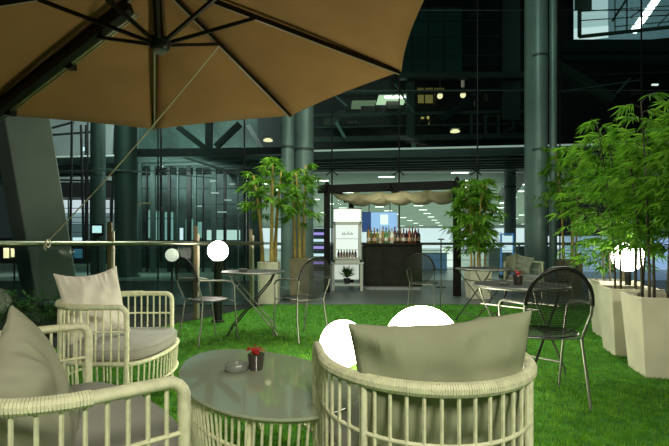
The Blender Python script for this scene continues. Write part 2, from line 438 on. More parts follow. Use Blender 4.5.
# ------------------------------------------------------------------ bistro chair (faces +Y)
def make_bistro(loc, rz, label, group):
    t = empty('bistro_chair', loc, rz, label, 'chair', group)
    hoop = []
    for i in range(25):
        a = PI*i/24; x = .205*math.cos(a); z = .66+.235*math.sin(a)
        y = -.20-(z-.45)*.22; hoop.append(Vector((x*(1 if z > .66 else 1), y, z)))
    def low(sx): return [Vector((sx*.20, -.24, .006)), Vector((sx*.19, -.195, .25)), Vector((sx*.175, -.175, .43)), Vector((sx*.19, -.20, .52)), Vector((sx*.203, -.235, .60))]
    path = low(1)+hoop+list(reversed(low(-1)))
    MB().tube(hoop[0:], .0125, 8).build('back_hoop', M['tubedark'], t, True)
    for sx in (1, -1):
        MB().tube(low(sx)+[hoop[0] if sx > 0 else hoop[-1]], .009, 8).build('leg', M['tube'], t, True)
        # arm flows forward and down into the front leg
        arm = [Vector((sx*.205, -.245, .67)), Vector((sx*.232, -.12, .665)), Vector((sx*.24, .05, .655)), Vector((sx*.24, .13, .64)), Vector((sx*.238, .168, .60))]
        MB().tube(arm, .0095, 8).build('armrest', M['tube'], t, True)
        MB().tube([arm[-1], Vector((sx*.225, .18, .45)), Vector((sx*.21, .235, .006))], .009, 8).build('leg', M['tube'], t, True)
    # perforated back panel filling the hoop, gently dished
    bp = MB(); ctr = Vector((0, -.262, .66)); rows = []
    n = 28
    edge = []
    for i in range(n):
        a = 2*PI*i/n; z = .66+(.228 if math.sin(a) > 0 else .20)*math.sin(a); x = .198*math.cos(a)
        edge.append(Vector((x, -.20-(z-.45)*.22, z)))
    vs = []
    for k, f in enumerate((1., .75, .5, .25)):
        for e in edge:
            p = ctr.lerp(e, f); p.y = -.20-(p.z-.45)*.22-.018*(1-f*f); vs.append(p)
    vs.append(Vector((0, -.20-.21*.22-.018, .66)))
    fs = [(k*n+i, k*n+(i+1) % n, (k+1)*n+(i+1) % n, (k+1)*n+i) for k in range(3) for i in range(n)]+[(3*n+i, 3*n+(i+1) % n, 4*n) for i in range(n)]
    bp.add(vs, fs); bp.build('backrest', M['meshm'], t, True)
    MB().tube([Vector((.175, -.175, .44)), Vector((0, -.20, .44)), Vector((-.175, -.175, .44))], .007, 6).build('seat_rail', M['tube'], t, True)
    MB().tube([Vector((.222, .185, .43)), Vector((0, .20, .43)), Vector((-.222, .185, .43))], .007, 6).build('seat_rail', M['tube'], t, True)
    st = MB(); L = [(.215*math.cos(2*PI*i/32), .195*math.sin(2*PI*i/32)) for i in range(32)]
    st.prism(L, .445, .449); st.build('seat', M['meshm'], t)
    MB().tube([Vector((.217*math.cos(2*PI*i/32), .197*math.sin(2*PI*i/32), .447)) for i in range(32)], .007, 6, closed=True).build('seat_frame', M['tubedark'], t, True)
    return t
G2 = 'metal bistro armchairs'
chG = make_bistro((1.415, 3.06, .0), R(-3), 'dark metal bistro chair seen from behind at the right, with round perforated back', G2)
copy_tree(chG, (-1.36, 4.84, 0), R(-42), 'metal bistro armchair left of the round table near the railing globe lamp', G2)
copy_tree(chG, (-.37, 4.98, 0), R(40), 'metal bistro armchair right of the round table near the railing globe lamp', G2)
copy_tree(chG, (1.36, 6.85, 0), R(-22), 'metal bistro armchair in front of the black bar counter', G2)
copy_tree(chG, (3.62, 7.25, 0), R(60), 'distant metal bistro chair half hidden beneath the bamboo at the far right', G2)

def make_table(loc, rz, label, group):
    t = empty('bistro_table', loc, rz, label, 'table', group)
    MB().lathe([(0, .700), (.335, .700), (.35, .704), (.352, .714), (.35, .722), (.335, .722), (0, .722)], n=40).build('tabletop', M['tabletop'], t, True)
    MB().tube([Vector((.352*math.cos(2*PI*i/40), .352*math.sin(2*PI*i/40), .711)) for i in range(40)], .012, 8, closed=True).build('rim', M['tube'], t, True)
    for sy in (1, -1):
        for sx in (1, -1):
            y = sy*.22+sx*.016
            MB().tube([(sx*.25, y, .700), (sx*.20, y, .60), (-sx*.25, y, .06), (-sx*.28, y, .01)], .009, 8).build('leg', M['tubedark'] if sx > 0 else M['tube'], t, True)
    for x, z in ((.2, .115), (-.2, .115), (.17, .56), (-.17, .56)):
        MB().tube([(x, -.24, z), (x, .24, z)], .007, 6).build('crossbar', M['tube'], t, True)
    return t
G3 = 'round folding bistro tables'
tb = make_table((gx(253, 5.25), 5.25, 0), R(8), 'round metal folding table between the two facing bistro chairs', G3)
copy_tree(tb, (gx(523, 3.52), 3.58, 0), R(40), 'round metal folding table in front of the nearest dark bistro chair', G3)
copy_tree(tb, (gx(484, 5.9), 5.9, 0), R(12), 'round metal folding table in front of the bamboo right of the pergola', G3)
ashtray((gx(505, 3.5), 3.52, .723), 'small ashtray on the table before the nearest dark bistro chair', .6)
flowerpot((gx(518, 3.55), 3.55, .723), 'small pot of red flowers on the table before the nearest dark bistro chair', 1.15)
ashtray((gx(243, 5.2), 5.2, .723), 'small dark ashtray on the table between the two facing bistro chairs', .9)

# ------------------------------------------------------------------ globe lamps
def sphere(r, c, n=32, m=20, flat=0.):
    mb = MB(); prof = []
    for i in range(m+1):
        a = -PI/2+PI*i/m; z = r*math.sin(a); prof.append((r*math.cos(a), z+c[2]))
    return mb.lathe(prof, (c[0], c[1], 0), n)
def floor_globe(px, Y, r, label):
    t = empty('globe_lamp', (gx(px, Y), Y, 0), 0, label, 'lamp', 'glowing globe lamps on the grass')
    sphere(r, (0, 0, r+.012)).build('globe', M['globe'], t, True)
    MB().lathe([(r*.35, 0), (r*.38, .012), (r*.30, r*.10), (0, r*.11)], n=24).build('base', M['black'], t, True)
floor_globe(343, 3.78, .195, 'smaller glowing white floor globe on the grass, left of the khaki pillow')
floor_globe(422, 3.37, .283, 'larger glowing white floor globe on the grass, behind the khaki pillow')
def post_globe(px, py, Y, r, label, wide=.055, mt='black', gm='globe_s'):
    z = gz(py, Y); t = empty('globe_post_lamp', (gx(px, Y), Y, 0), 0, label, 'lamp', 'small globe lamps on posts')
    sphere(r, (0, 0, z), 24, 16).build('globe', M[gm], t, True)
    MB().lathe([(wide*1.5, 0), (wide*1.5, .02), (wide, .03), (wide, z-r*1.0), (wide*1.2, z-r*.93), (0, z-r*.92)], n=16).build('post', M[mt], t, True)
post_globe(218, 251, 6.0, .135, 'glowing globe lamp on a dark post beside the railing at the left')
post_globe(628, 257, 4.70, .15, 'glowing globe lamp on a post behind the bamboo planters at the right', .03)
post_globe(172, 255, 8.6, .125, 'dimmer globe lamp low behind the handrail, left of the railing globe', .02, gm='globe_refl')  # glass reflection of a globe, modelled as a separate dim globe

# ------------------------------------------------------------------ umbrella
def umbrella():
    C = Vector((-1.083, 2.711)); Rr = 1.70
    t = empty('cantilever_umbrella', (-3.35, 3.62, 0), 0, 'large brown cantilever umbrella with dark ribs over the lounge chairs', 'umbrella')
    off = Vector((-3.35, 3.62, 0))
    def L(v): return Vector(v)-off
    tips = []
    for k in range(8):
        a = R(111.8-45*k); d = Vector((math.cos(a), math.sin(a)))
        z = 1.05+1.086*(1.02+.15*d.x+.037*d.y); p = C+d*Rr; tips.append(Vector((p.x, p.y, z)))
    apex = Vector((C.x, C.y, 2.677))
    n = 10; mb = MB(); vs = []; fs = []
    for k in range(8):
        a = tips[k]; b = tips[(k+1) % 8]; cen = Vector((C.x, C.y, (a.z+b.z)/2)); o = len(vs)
        for i in range(n+1):
            tt = .02+.98*i/n
            for j in range(n+1):
                s = j/n; e = a.lerp(b, s); e = e.lerp(cen, .022*4*s*(1-s))
                p = apex.lerp(e, tt); p.z -= .035*math.sin(PI*tt)*4*s*(1-s)-.02*math.sin(PI*tt); vs.append(L(p))
        for i in range(n):
            for j in range(n):
                q = o+i*(n+1)+j; fs.append((q, q+1, q+n+2, q+n+1))
    mb.add(vs, fs); can = mb.build('canopy', M['brown'], t, True)
    s = can.modifiers.new('thick', 'SOLIDIFY'); s.thickness = .004; s.offset = 1
    # small vent cap on top
    MB().lathe([(.30, 2.66), (.20, 2.71), (.0, 2.78)], L((C.x, C.y, 0)), 8).build('vent_cap', M['brown'], t)
    hub = Vector((C.x+.03, C.y, 2.24))
    for k in range(8):
        d = (tips[k]-apex); a = apex+d*.03-Vector((0, 0, .035)); b = apex+d*.99-Vector((0, 0, .012))
        MB().bar(L(a), L(b), .022, .03).build('rib', M['darkmetal'], t)
        j = apex+d*.36-Vector((0, 0, .03))
        rr = MB().bar(L(hub+(j-hub).normalized()*.05), L(j), .016, .02).build('strut', M['darkmetal'], t)
        MB().bar(L(a-Vector((0, 0, .016))), L(b-Vector((0, 0, .016))), .012, .004).build('rib_trim', mat('rib_edge', (.42, .34, .26), .4, .4) if k == 0 else bpy.data.materials['rib_edge'], t)
    MB().tube([L(apex+Vector((0, 0, .05))), L(hub)], .028, 12).build('mast', M['darkmetal'], t, True)
    MB().tube([L(apex+Vector((.045, 0, -.05))), L(hub+Vector((.04, 0, 0)))], .008, 8).build('mast_trim', M['alu'], t, True)
    MB().lathe([(.0, -.03), (.035, -.03), (.055, -.02), (.06, .0), (.07, .02), (.06, .04), (0, .045)], L(hub), 20).build('hub', M['darkmetal'], t, True)
    MB().lathe([(0, -.045), (.03, -.045), (.036, -.028), (0, -.027)], L(hub), 16).build('hub_cap', M['alu'], t, True)
    # cantilever arm under the rib that points to the left
    d4 = (tips[7]-apex); a = apex+d4*.12-Vector((0, 0, .085)); e = apex+d4*1.32-Vector((0, 0, .06))
    arm = MB().bar(L(a), L(e), .055, .065).build('arm', M['darkmetal'], t, bevel=.005)
    sd = Vector((d4.y, -d4.x, 0)).normalized()
    for q, r_ in ((-.045, .007), (-.068, .005)):
        MB().tube([L(a-sd*q-Vector((0, 0, .02))), L(e-sd*q-Vector((0, 0, .02)))], r_, 8).build('arm_rod', M['alu'], t, True)
    for f in (.3, .62): MB().box(L(a.lerp(e, f)-sd*(-.06)-Vector((0, 0, .02))), (.05, .07, .05)).build('bracket', M['darkmetal'], t, bevel=.005)
    e2 = Vector((-3.35, 3.62, e.z)); MB().tube([L((e.x, e.y, e.z)), L((e2.x, e2.y, e2.z+.02)), ], .04, 10).build('arm_joint', M['darkmetal'], t, True)
    MB().tube([(0, 0, .05), (0, 0, 2.45)], .045, 16).build('pole', M['darkmetal'], t, True)
    MB().box((0, 0, .03), (.8, .1, .06)).box((0, 0, .03), (.1, .8, .06)).build('base', M['darkmetal'], t)
    return apex+(tips[1]-apex)*.36-Vector((0, 0, .045))
RJ = umbrella()

# ------------------------------------------------------------------ railing
def railing():
    t = empty('railing', (-2.46, 5.0, 0), 0, 'glass panelled terrace railing with a brushed round handrail along the left side', 'railing')
    o = Vector((-2.46, 5.0, 0))
    path = [Vector((-3.67, 2.8, 1.045)), Vector((-2.85, 4.3, 1.045)), Vector((-1.85, 6.1, 1.045)), Vector((-1.20, 7.5, 1.045)), Vector((-1.45, 9.0, 1.045)), Vector((-1.6, 11.6, 1.045))]
    MB().tube([p-o for p in path], .028, 12).build('handrail', M['rail'], t, True)
    ps = [Vector((gx(113, 5.0), 5.0, 0)), Vector((gx(198, 6.15), 6.15, 0)), Vector((gx(253, 7.5), 7.5, 0)), Vector((-3.35, 3.4, 0))]
    for i, p in enumerate(ps):
        q = p-o+Vector((-.035, .0, 0))
        MB().box(q+Vector((0, .0, .64)), (.05, .035, 1.28)).build('post', M['bronze'], t, bevel=.003)
        MB().box(q+Vector((.04, -.005, .60)), (.025, .03, 1.16)).build('post_plate', M['whitemetal'], t, bevel=.002)
    for a, b in zip(path[:3], path[1:4]):
        d = (b-a); u = d.normalized(); nrm = Vector((-u.y, u.x, 0))
        for f0, f1 in ((.02, .48), (.52, .98)):
            p = a+d*f0; q = a+d*f1
            m = MB(); lo = .12; hi = .98
            m.add([Vector((p.x, p.y, lo))-o+nrm*.02, Vector((q.x, q.y, lo))-o+nrm*.02, Vector((q.x, q.y, hi))-o+nrm*.02, Vector((p.x, p.y, hi))-o+nrm*.02,
                   Vector((p.x, p.y, lo))-o+nrm*.03, Vector((q.x, q.y, lo))-o+nrm*.03, Vector((q.x, q.y, hi))-o+nrm*.03, Vector((p.x, p.y, hi))-o+nrm*.03],
                  [(0,1,2,3),(4,7,6,5),(0,4,5,1),(3,2,6,7),(0,3,7,4),(1,5,6,2)])
            m.build('glass_panel', M['railglass'], t)
railing()
def rail_back():
    t = empty('railing', (3., 11.9, 0), 0, 'distant dark horizontal railing behind the bar and the far planters', 'railing')
    o = Vector((3., 11.9, 0))
    MB().tube([Vector((-1.55, 11.7, 1.03))-o, Vector((2.6, 11.9, 1.03))-o, Vector((8.5, 11.7, 1.03))-o], .035, 10).build('handrail', M['steel'], t, True)
    for x in (-1.4, .2, 1.75, 3.3, 4.9, 6.4, 8.):
        MB().box(Vector((x, 11.95, .52))-o, (.04, .04, 1.04)).build('post', M['steel'], t)
    for z in (.35, .6, .85): MB().tube([Vector((-1.5, 11.9, z))-o, Vector((8.5, 11.9, z))-o], .007, 6).build('wire', M['steel'], t)
rail_back()
# guy rope from the umbrella rib to the handrail
rp = Vector((gx(48, 4.3), 4.3, 1.07))
rope = MB(); pts = [RJ.lerp(rp, i/12)-Vector((0, 0, .04*math.sin(PI*i/12))) for i in range(13)]
rope.tube(pts, .0055, 6); kn = rp
rope.tube([kn+Vector((.0, .035*math.cos(2*PI*i/14), -.025+.036*math.sin(2*PI*i/14))) for i in range(14)], .006, 6, closed=True)
rope.tube([kn+Vector((0, -.03, -.01)), kn+Vector((-.01, -.045, -.05)), kn+Vector((.005, -.04, -.09))], .005, 6)
tag(rope.build('guy_rope', M['rope'], smooth=True), 'thin pale rope stretched from the brown umbrella down to the handrail', 'rope')

# ------------------------------------------------------------------ plants
def bamboo(loc, rz, label, group, seed, culms, H, spread, leafn, foot=.10, lo=.25, m_culm='culm_y', m_leaf='leaf', lean=.08, lsize=1., r0=.014, top=None):
    rnd = random.Random(seed); t = empty('bamboo', loc, rz, label, 'plant', group)
    lf = MB(); tw = MB()
    for c in range(culms):
        a = 2*PI*c/culms+rnd.random(); b = Vector((foot*math.cos(a), foot*math.sin(a), 0))
        ld = Vector((math.cos(a+rnd.uniform(-.8, .8)), math.sin(a), 0))*lean*rnd.uniform(.3, 1.3)
        h = H*rnd.uniform(.82, 1.0); pts = []; rs = []
        for i in range(13):
            f = i/12; pts.append(b+ld*h*f*f*1.2+ld*.3*f+Vector((0, 0, h*f))); rs.append(r0*(1-.65*f))
        MB().tube(pts, rs, 8).build('cane', M[m_culm], t, True)
        nb = int(leafn)
        for k in range(nb):
            f = lo+(1.02-lo)*(k+rnd.random())/nb; f = min(f, .999); i = min(11, int(f*12)); p = pts[i].lerp(pts[i+1], f*12-i)
            az = rnd.random()*2*PI; bl = spread*rnd.uniform(.35, 1.)*(1.15-.6*max(0, f-.6)/.4)
            up = rnd.uniform(.05, .7)
            e = p+Vector((math.cos(az)*bl, math.sin(az)*bl, bl*up*.6))
            mid = (p+e)/2+Vector((0, 0, bl*.18)); tw.tube([p, mid, e], .0022, 4)
            for q in range(3):
                g = (mid if q == 0 else mid.lerp(e, .5) if q == 1 else e); base_az = az+rnd.uniform(-.5, .5)
                for l in range(rnd.randint(5, 8)):
                    la = base_az+rnd.uniform(-1.5, 1.5); ll = lsize*rnd.uniform(.09, .17); wd = lsize*rnd.uniform(.008, .013)
                    dz = rnd.uniform(-.9, .35)
                    d = Vector((math.cos(la), math.sin(la), dz)).normalized(); sdv = Vector((-math.sin(la), math.cos(la), rnd.uniform(-.4, .4))).normalized()
                    m1 = g+d*ll*.4; tip = g+d*ll-Vector((0, 0, ll*.25))
                    lf.add([g, m1+sdv*wd, tip, m1-sdv*wd], [(0, 1, 2), (0, 2, 3)])
    tw.build('twigs', M[m_culm], t); lf.build('leaves', M[m_leaf], t)
    return t

def hex_planter(loc, rz, h, rt, rb, label, group, n=4, proto=None):
    t = empty('planter', loc, rz, label, 'planter', group)
    def P(r): return [(r*math.cos(2*PI*i/n), r*math.sin(2*PI*i/n)) for i in range(n)]
    b = MB(); b.prism(P(rb), 0, h, P(rt)); 
    # hollow the top by an inner rim
    o = MB(); pb, pt = P(rb), P(rt); pi_ = P(rt-.035); pl = P(rt-.05)
    vs = [(x, y, 0) for x, y in pb]+[(x, y, h) for x, y in pt]+[(x, y, h) for x, y in pi_]+[(x, y, h-.06) for x, y in pl]
    fs = [tuple(range(n-1, -1, -1))]
    for k in range(3): fs += [(k*n+i, k*n+(i+1) % n, (k+1)*n+(i+1) % n, (k+1)*n+i) for i in range(n)]
    fs.append(tuple(3*n+i for i in range(n)))
    o.add(vs, fs); o.build('pot', M['planter'], t, bevel=.006)
    sp = P(rt-.052); MB().prism(sp, h-.075, h-.045).build('soil', M['soil'], t)
    return t
G4 = 'faceted cream planters'; G5 = 'tall bamboo plants'
hex_planter((2.62, 3.62, .0), R(31), .63, .305, .24, 'cream faceted planter nearest the camera at the right edge', G4)
hex_planter((2.80, 4.28, .0), R(31), .63, .305, .24, 'cream faceted planter second from the front in the right row', G4)
hex_planter((3.16, 5.09, .0), R(31), .63, .305, .24, 'cream faceted planter third from the front in the right row', G4)
hex_planter((-1.14, 7.85, .004), R(45), .72, .25, .23, 'cream planter standing behind the table near the railing globe lamp', G4)
hex_planter((-.62, 8.1, .004), R(45), .78, .25, .24, 'brownish planter against the paired columns left of the pergola', G4).children[0].data.materials[0] = mat('brown_or_shaded_planter', (.20, .17, .11), .8, var=.2, scale=5)
hex_planter((2.72, 8.55, .004), R(45), .56, .29, .25, 'cream planter right of the pergola behind the small folding table', G4)
hex_planter((4.75, 9.1, .004), R(45), .72, .26, .23, 'brown planter at the far right of the deck behind the chairs', G4).children[0].data.materials[0] = bpy.data.materials['brown_or_shaded_planter']  # same cream type; its shading is put into the brown colour

bamboo((2.66, 3.66, .57), 0, 'tall bamboo with dark canes in the nearest right planter', G5, 11, 7, 1.62, .25, 22, .13, .25, 'culm_d', 'leaf', .06, .85, .012)
bamboo((2.80, 4.28, .57), 0, 'bright lit bamboo in the second planter of the right row, before the globe', G5, 12, 5, 1.72, .30, 26, .11, .36, 'culm_d', 'leaf', .10, .9, .011)
bamboo((3.16, 5.09, .57), 0, 'bushy bamboo in the third planter of the right row', G5, 13, 6, 1.72, .42, 24, .10, .10, 'culm_d', 'leaf', .10, 1.0, .011)
bamboo((-1.14, 7.85, .67), R(30), 'bamboo with thick yellow canes behind the table near the railing', G5, 21, 3, 1.82, .34, 17, .12, .50, 'culm_y', 'leaf', .07, 1.2, .042)
bamboo((-.62, 8.1, .72), 0, 'bamboo with yellow canes in front of the paired columns', G5, 22, 3, 1.75, .36, 16, .10, .42, 'culm_y', 'leaf', .05, 1.2, .036)
bamboo((2.72, 8.55, .51), 0, 'slender bamboo just right of the pergola', G5, 23, 6, 1.75, .38, 26, .13, .22, 'culm_y', 'leaf', .05, 1.3, .020)
bamboo((4.75, 9.1, .67), 0, 'bamboo with thin yellow canes at the far right of the deck', G5, 24, 5, 2.3, .45, 17, .12, .40, 'culm_y', 'leaf', .06, 1.3, .022)
def shrub(loc, w, h, seed, label):
    rnd = random.Random(seed); t = empty('shrub', loc, 0, label, 'plant', 'shrubs')
    lf = MB(); st = MB()
    for i in range(60):
        a = rnd.random()*2*PI; r = w*.5*math.sqrt(rnd.random()); b = Vector((r*.5*math.cos(a), r*.5*math.sin(a), 0)); e = Vector((r*math.cos(a), r*math.sin(a), h*rnd.uniform(.5, 1)))
        st.tube([b, e], .003, 4)
        for k in range(14):
            g = b.lerp(e, .3+.7*rnd.random()); la = rnd.random()*2*PI; ll = rnd.uniform(.05, .12); wd = .014
            d = Vector((math.cos(la), math.sin(la), rnd.uniform(-.5, .6))).normalized(); s_ = Vector((-math.sin(la), math.cos(la), 0))
            lf.add([g, g+d*ll*.5+s_*wd, g+d*ll, g+d*ll*.5-s_*wd], [(0, 1, 2, 3)])
    st.build('stems', M['culm_d'], t); lf.build('leaves', M['leaf_d'], t)
shrub((-3.4, 5.4, -.02), .9, .55, 5, 'dark green shrub beyond the railing at the foot of the leaning slab')
shrub((-4.4, 5.6, -.02), 1.0, .5, 6, 'dark green shrub beyond the railing at the left edge of the photo')

# ------------------------------------------------------------------ bar, pergola
PA = Vector((gx(327, 9.6), 9.6, 0)); PB = Vector((gx(457, 8.9), 8.9, 0)); PD = Vector((.26, .96, 0)).normalized()*2.3
def pergola():
    t = empty('pergola', PA, 0, 'dark timber pergola with draped cream canopy over the bar', 'pergola')
    for p in (PA, PB, PA+PD, PB+PD):
        q = p-PA; MB().box(q+Vector((0, 0, 1.12)), (.13, .13, 2.232)).build('post', M['pergola'], t, bevel=.006)
        MB().lathe([(.06, 2.24), (.075, 2.27), (.05, 2.31), (.02, 2.36), (0, 2.37)], q, 10).build('finial', M['pergola'], t, True)
    zz = Vector((0, 0, 2.20)); u = (PB-PA).normalized(); v = PD.normalized()
    for a, b in ((PA-u*.2, PB+u*.16), (PA+PD-u*.2, PB+PD+u*.16)): MB().bar(a-PA+zz, b-PA+zz, .07, .17).build('beam', M['pergola'], t)
    for a in (PA, PB, PA+(PB-PA)*.5): MB().bar(a-v*.18-PA+zz, a+PD+v*.18-PA+zz, .06, .11).build('beam', M['pergola'], t)
    # draped cloth
    n, m = 60, 30; vs = []; fs = []
    for i in range(n+1):
        for j in range(m+1):
            s, k = i/n, j/m; p = PA.lerp(PB, .04+.93*s)+PD*(.03+.94*k)-PA
            sc = abs(math.sin(PI*s*5)); sy = abs(math.sin(PI*(k*3)))
            p.z = 2.125-.045*sc-.08*sy-.03*sc*sy-.006*math.sin(s*60)*sy; vs.append(p)
    for i in range(n):
        for j in range(m): q = i*(m+1)+j; fs.append((q, q+1, q+m+2, q+m+1))
    mb = MB(); mb.add(vs, fs); c = mb.build('draped_canopy', M['drape'], t, True); s = c.modifiers.new('thick', 'SOLIDIFY'); s.thickness = .004
pergola()
BX, BY, BR = 1.31, 10.25, R(-5)
def bar():
    t = empty('bar_counter', (BX, BY, .004), BR, 'black bar counter under the pergola topped with a row of bottles', 'bar counter')
    MB().box((0, 0, .54), (1.30, .48, .92)).build('body', M['barblack'], t, bevel=.006)
    MB().box((0, 0, 1.02), (1.34, .56, .04)).build('countertop', M['barblack'], t, bevel=.005)
    MB().box((0, 0, .04), (1.22, .44, .08)).build('plinth', M['darkgreyp'], t)
    for x in (-.42, 0, .42): MB().box((x, -.245, .54), (.38, .012, .8)).build('front_panel', M['barblack'], t, bevel=.004)
bar()
def make_bottle(kind):
    if kind == 0: return [(0, 0), (.036, 0), (.037, .19), (.030, .215), (.013, .245), (.013, .30), (0, .30)]
    if kind == 1: return [(0, 0), (.042, 0), (.043, .15), (.035, .18), (.014, .20), (.014, .26), (0, .26)]
    return [(0, 0), (.034, 0), (.036, .11), (.028, .16), (.018, .19), (.013, .25), (.013, .28), (0, .28)]
bcols = [('amber', (.30, .16, .03)), ('clear green', (.12, .30, .06)), ('brown', (.16, .07, .02)), ('yellow green', (.35, .36, .06)), ('pale', (.5, .5, .40)), ('golden', (.42, .28, .06)),
         ('green', (.05, .22, .05)), ('pale green', (.30, .42, .22)), ('clear', (.5, .55, .5)), ('deep red', (.14, .015, .015)), ('dark', (.03, .02, .02)), ('copper', (.28, .12, .05)),
         ('dark brown', (.07, .03, .015)), ('black', (.015, .012, .012)), ('reddish', (.22, .04, .02)), ('golden brown', (.25, .13, .03)), ('wine red', (.09, .01, .015)), ('almost black', (.02, .01, .01))]
ordn = ['leftmost', 'second', 'third', 'fourth', 'fifth', 'sixth', 'seventh', 'eighth', 'ninth', 'tenth', 'eleventh', 'twelfth', 'thirteenth', 'fourteenth', 'fifteenth', 'sixteenth', 'seventeenth', 'rightmost']
for i, (cn, cc) in enumerate(bcols):
    px = 368.5+i*2.93; Y = BY+(.08 if i % 2 else -.10); k = (i*7+i//3) % 3; x = gx(px, Y)
    t = empty('bottle', (x, Y, 1.0445), 0, (f'{cn} glass bottle, {ordn[i]} from the left on the bar' if 0 < i < 17 else f'{cn} glass bottle, {ordn[i]} on the bar'), 'bottle', 'bottles lined up on the bar counter'); t.scale = (1.12, 1.12, 1.22)
    MB().lathe(make_bottle(k), n=12).build('glass', mat('bottle_'+cn.replace(' ', '_'), cc, .12, spec=.7), t, True)
    top = (.30, .26, .28)[k]; MB().lathe([(.015, top-.03), (.016, top+.012), (0, top+.013)], n=10).build('cap', (M['black'], M['alu'], M['bronze'])[i % 3], t, True)
    MB().lathe([(.0375 if k != 1 else .0437, .04), (.0380 if k != 1 else .0442, .10), (.0370 if k != 1 else .043, .101)], n=12).build('paper_label', (M['tan'], M['white'], M['bronze'])[(i+1) % 3], t, True)
def cooler():
    Y = 10.1; X = gx(347, Y)
    t = empty('side_table', (X, Y, .004), 0, 'white slatted stand under the lit drinks cooler', 'table')
    MB().box((0, 0, .60), (.72, .56, .04)).build('tabletop', M['white'], t, bevel=.004)
    for sx in (-.31, .31):
        for sy in (-.24, .24): MB().box((sx, sy, .29), (.06, .06, .58)).build('leg', M['white'], t)
    MB().box((0, 0, .12), (.66, .5, .03)).build('shelf', M['white'], t)
    MB().box((0, .26, .38), (.6, .015, .34)).build('back_panel', emat('lit_back', (.9, 1., .85), .55), t)
    t = empty('drinks_cooler', (X, Y, .6245), 0, 'white glass door drinks cooler with bright lit header beside the bar', 'cooler')
    w, d, h = .62, .5, 1.19
    c = MB(); c.box((0, .23, h/2), (w, .03, h)); c.box((-w/2+.02, 0, h/2), (.04, d, h)); c.box((w/2-.02, 0, h/2), (.04, d, h)); c.box((0, 0, .03), (w, d, .06)); c.box((0, 0, .87), (w, d, .04)); c.box((0, 0, h-.015), (w, d, .03))
    c.build('cabinet', M['white'], t)
    MB().box((0, -.235, 1.03), (w-.02, .03, .27)).build('lit_header', M['white_e'], t)
    MB().box((0, .205, .48), (w-.1, .012, .76)).build('back_light', M['white_e'], t)
    for z in (.28, .52): MB().box((0, 0, z), (w-.1, .36, .012)).build('shelf', M['alu'], t)
    dr = MB(); 
    for a in ((0, .09, w-.06, .04), (0, .84, w-.06, .04)): dr.box((a[0], -.255, a[1]), (a[2], .02, a[3]))
    for sx in (-.27, .27): dr.box((sx, -.255, .465), (.04, .02, .75))
    dd = dr.build('door_frame', M['white'], t)
    MB().box((0, -.255, .465), (.50, .008, .71)).build('pane', M['clear'], dd)
    # faint dark printed word on the door glass, drawn as small strokes
    wd = MB()
    for i, (x, hh) in enumerate([(-.11, .05), (-.085, .03), (-.06, .05), (-.03, .03), (0, .045), (.03, .07), (.06, .035), (.09, .05), (.115, .03)]):
        wd.box((x, -.262, .615+hh/2), (.012, .003, hh)); 
    wd.box((-.06, -.262, .612), (.12, .003, .010)); wd.box((.07, -.262, .612), (.10, .003, .010)); wd.build('lettering', M['darkgreyp'], dd)
    for i in range(7):
        o = MB().lathe([(0, 0), (.028, 0), (.029, .13), (.013, .17), (.013, .205), (0, .205)], n=10).build('bottle', mat('cooler_bottle_%d' % i, random.choice([(.35, .2, .08), (.4, .12, .05), (.2, .12, .05), (.45, .33, .15)]), .3), smooth=True)
        o.location = (X-.19+.063*i, Y-.05, .6245+.066); tag(o, f'small brown drink bottle, {(ordn[i] if i else "leftmost")} from the left inside the lit cooler' if i else 'small brown drink bottle, leftmost inside the lit cooler', 'bottle', 'bottles inside the cooler')
    # plant beneath
    t = empty('potted_plant', (X, Y-.02, .1395), 0, 'small dark leafy pot plant on the shelf under the cooler', 'plant')
    MB().lathe([(0, 0), (.06, 0), (.08, .12), (.07, .122), (0, .11)], n=14).build('pot', M['black'], t, True)
    lf = MB(); rnd = random.Random(4)
    for i in range(70):
        a = rnd.random()*2*PI; e = rnd.uniform(.2, 1.3); L_ = rnd.uniform(.14, .28); g = Vector((0, 0, .12+rnd.random()*.08)); d = Vector((math.cos(a)*math.cos(e), math.sin(a)*math.cos(e), math.sin(e))); s_ = Vector((-math.sin(a), math.cos(a), 0))*.028
        lf.add([g, g+d*L_*.6+s_, g+d*L_, g+d*L_*.6-s_], [(0, 1, 2, 3)])
    lf.build('leaves', M['leaf_d'], t)
cooler()
t = empty('queue_post', (gx(441, 10.6), 10.6, .004), 0, 'slim dark standing post with a small plate on top, right of the bar', 'post')
MB().lathe([(.12, 0), (.12, .015), (.015, .03), (.014, 1.12), (0, 1.12)], n=14).build('pole', M['steel_d'], t, True)
MB().box((0, 0, 1.135), (.13, .10, .03)).build('plate', M['steel_d'], t)

# ------------------------------------------------------------------ setting: structure beyond the terrace
def px_bar(x0, y0, x1, y1, Y, w, d, m, name, label, Y1=None, cat='beam', group=None):
    o = MB().bar(at(x0, y0, Y), at(x1, y1, Y1 or Y), d, w).build(name, m)
    return tag(o, label, cat, group)
# columns
def column(px, Y, r, z1, m, label, z0=0., flange=False):
    t = empty('steel_column', (gx(px, Y), Y, z0), 0, label, 'column', 'steel columns')
    MB().tube([(0, 0, 0.005), (0, 0, z1)], r, 28).build('shaft', m, t, True)
    MB().lathe([(r*1.25, .0), (r*1.25, .05), (r*1.02, .06), (r*1.02, .0)], n=24).build('foot_plate', m, t)
    for z in (3.2, 5.4):
        MB().tube([(0, 0, z), (0, 0, z+.06)], r*1.03, 24).build('collar', M['steel_d'], t, True)
    if flange:
        MB().box((-r-.05, 0, z1/2), (.16, .12, z1-.01)).build('side_fin', m, t)
        MB().tube([(r+.12, -.05, .0), (r+.12, -.05, z1)], .085, 16).build('side_pipe', m, t, True)
column(287.5, 10.3, .15, 9, M['steel'], 'slimmer round steel column of the pair left of the pergola')
column(304, 10.6, .225, 9, M['steel'], 'thicker round steel column of the pair left of the pergola')
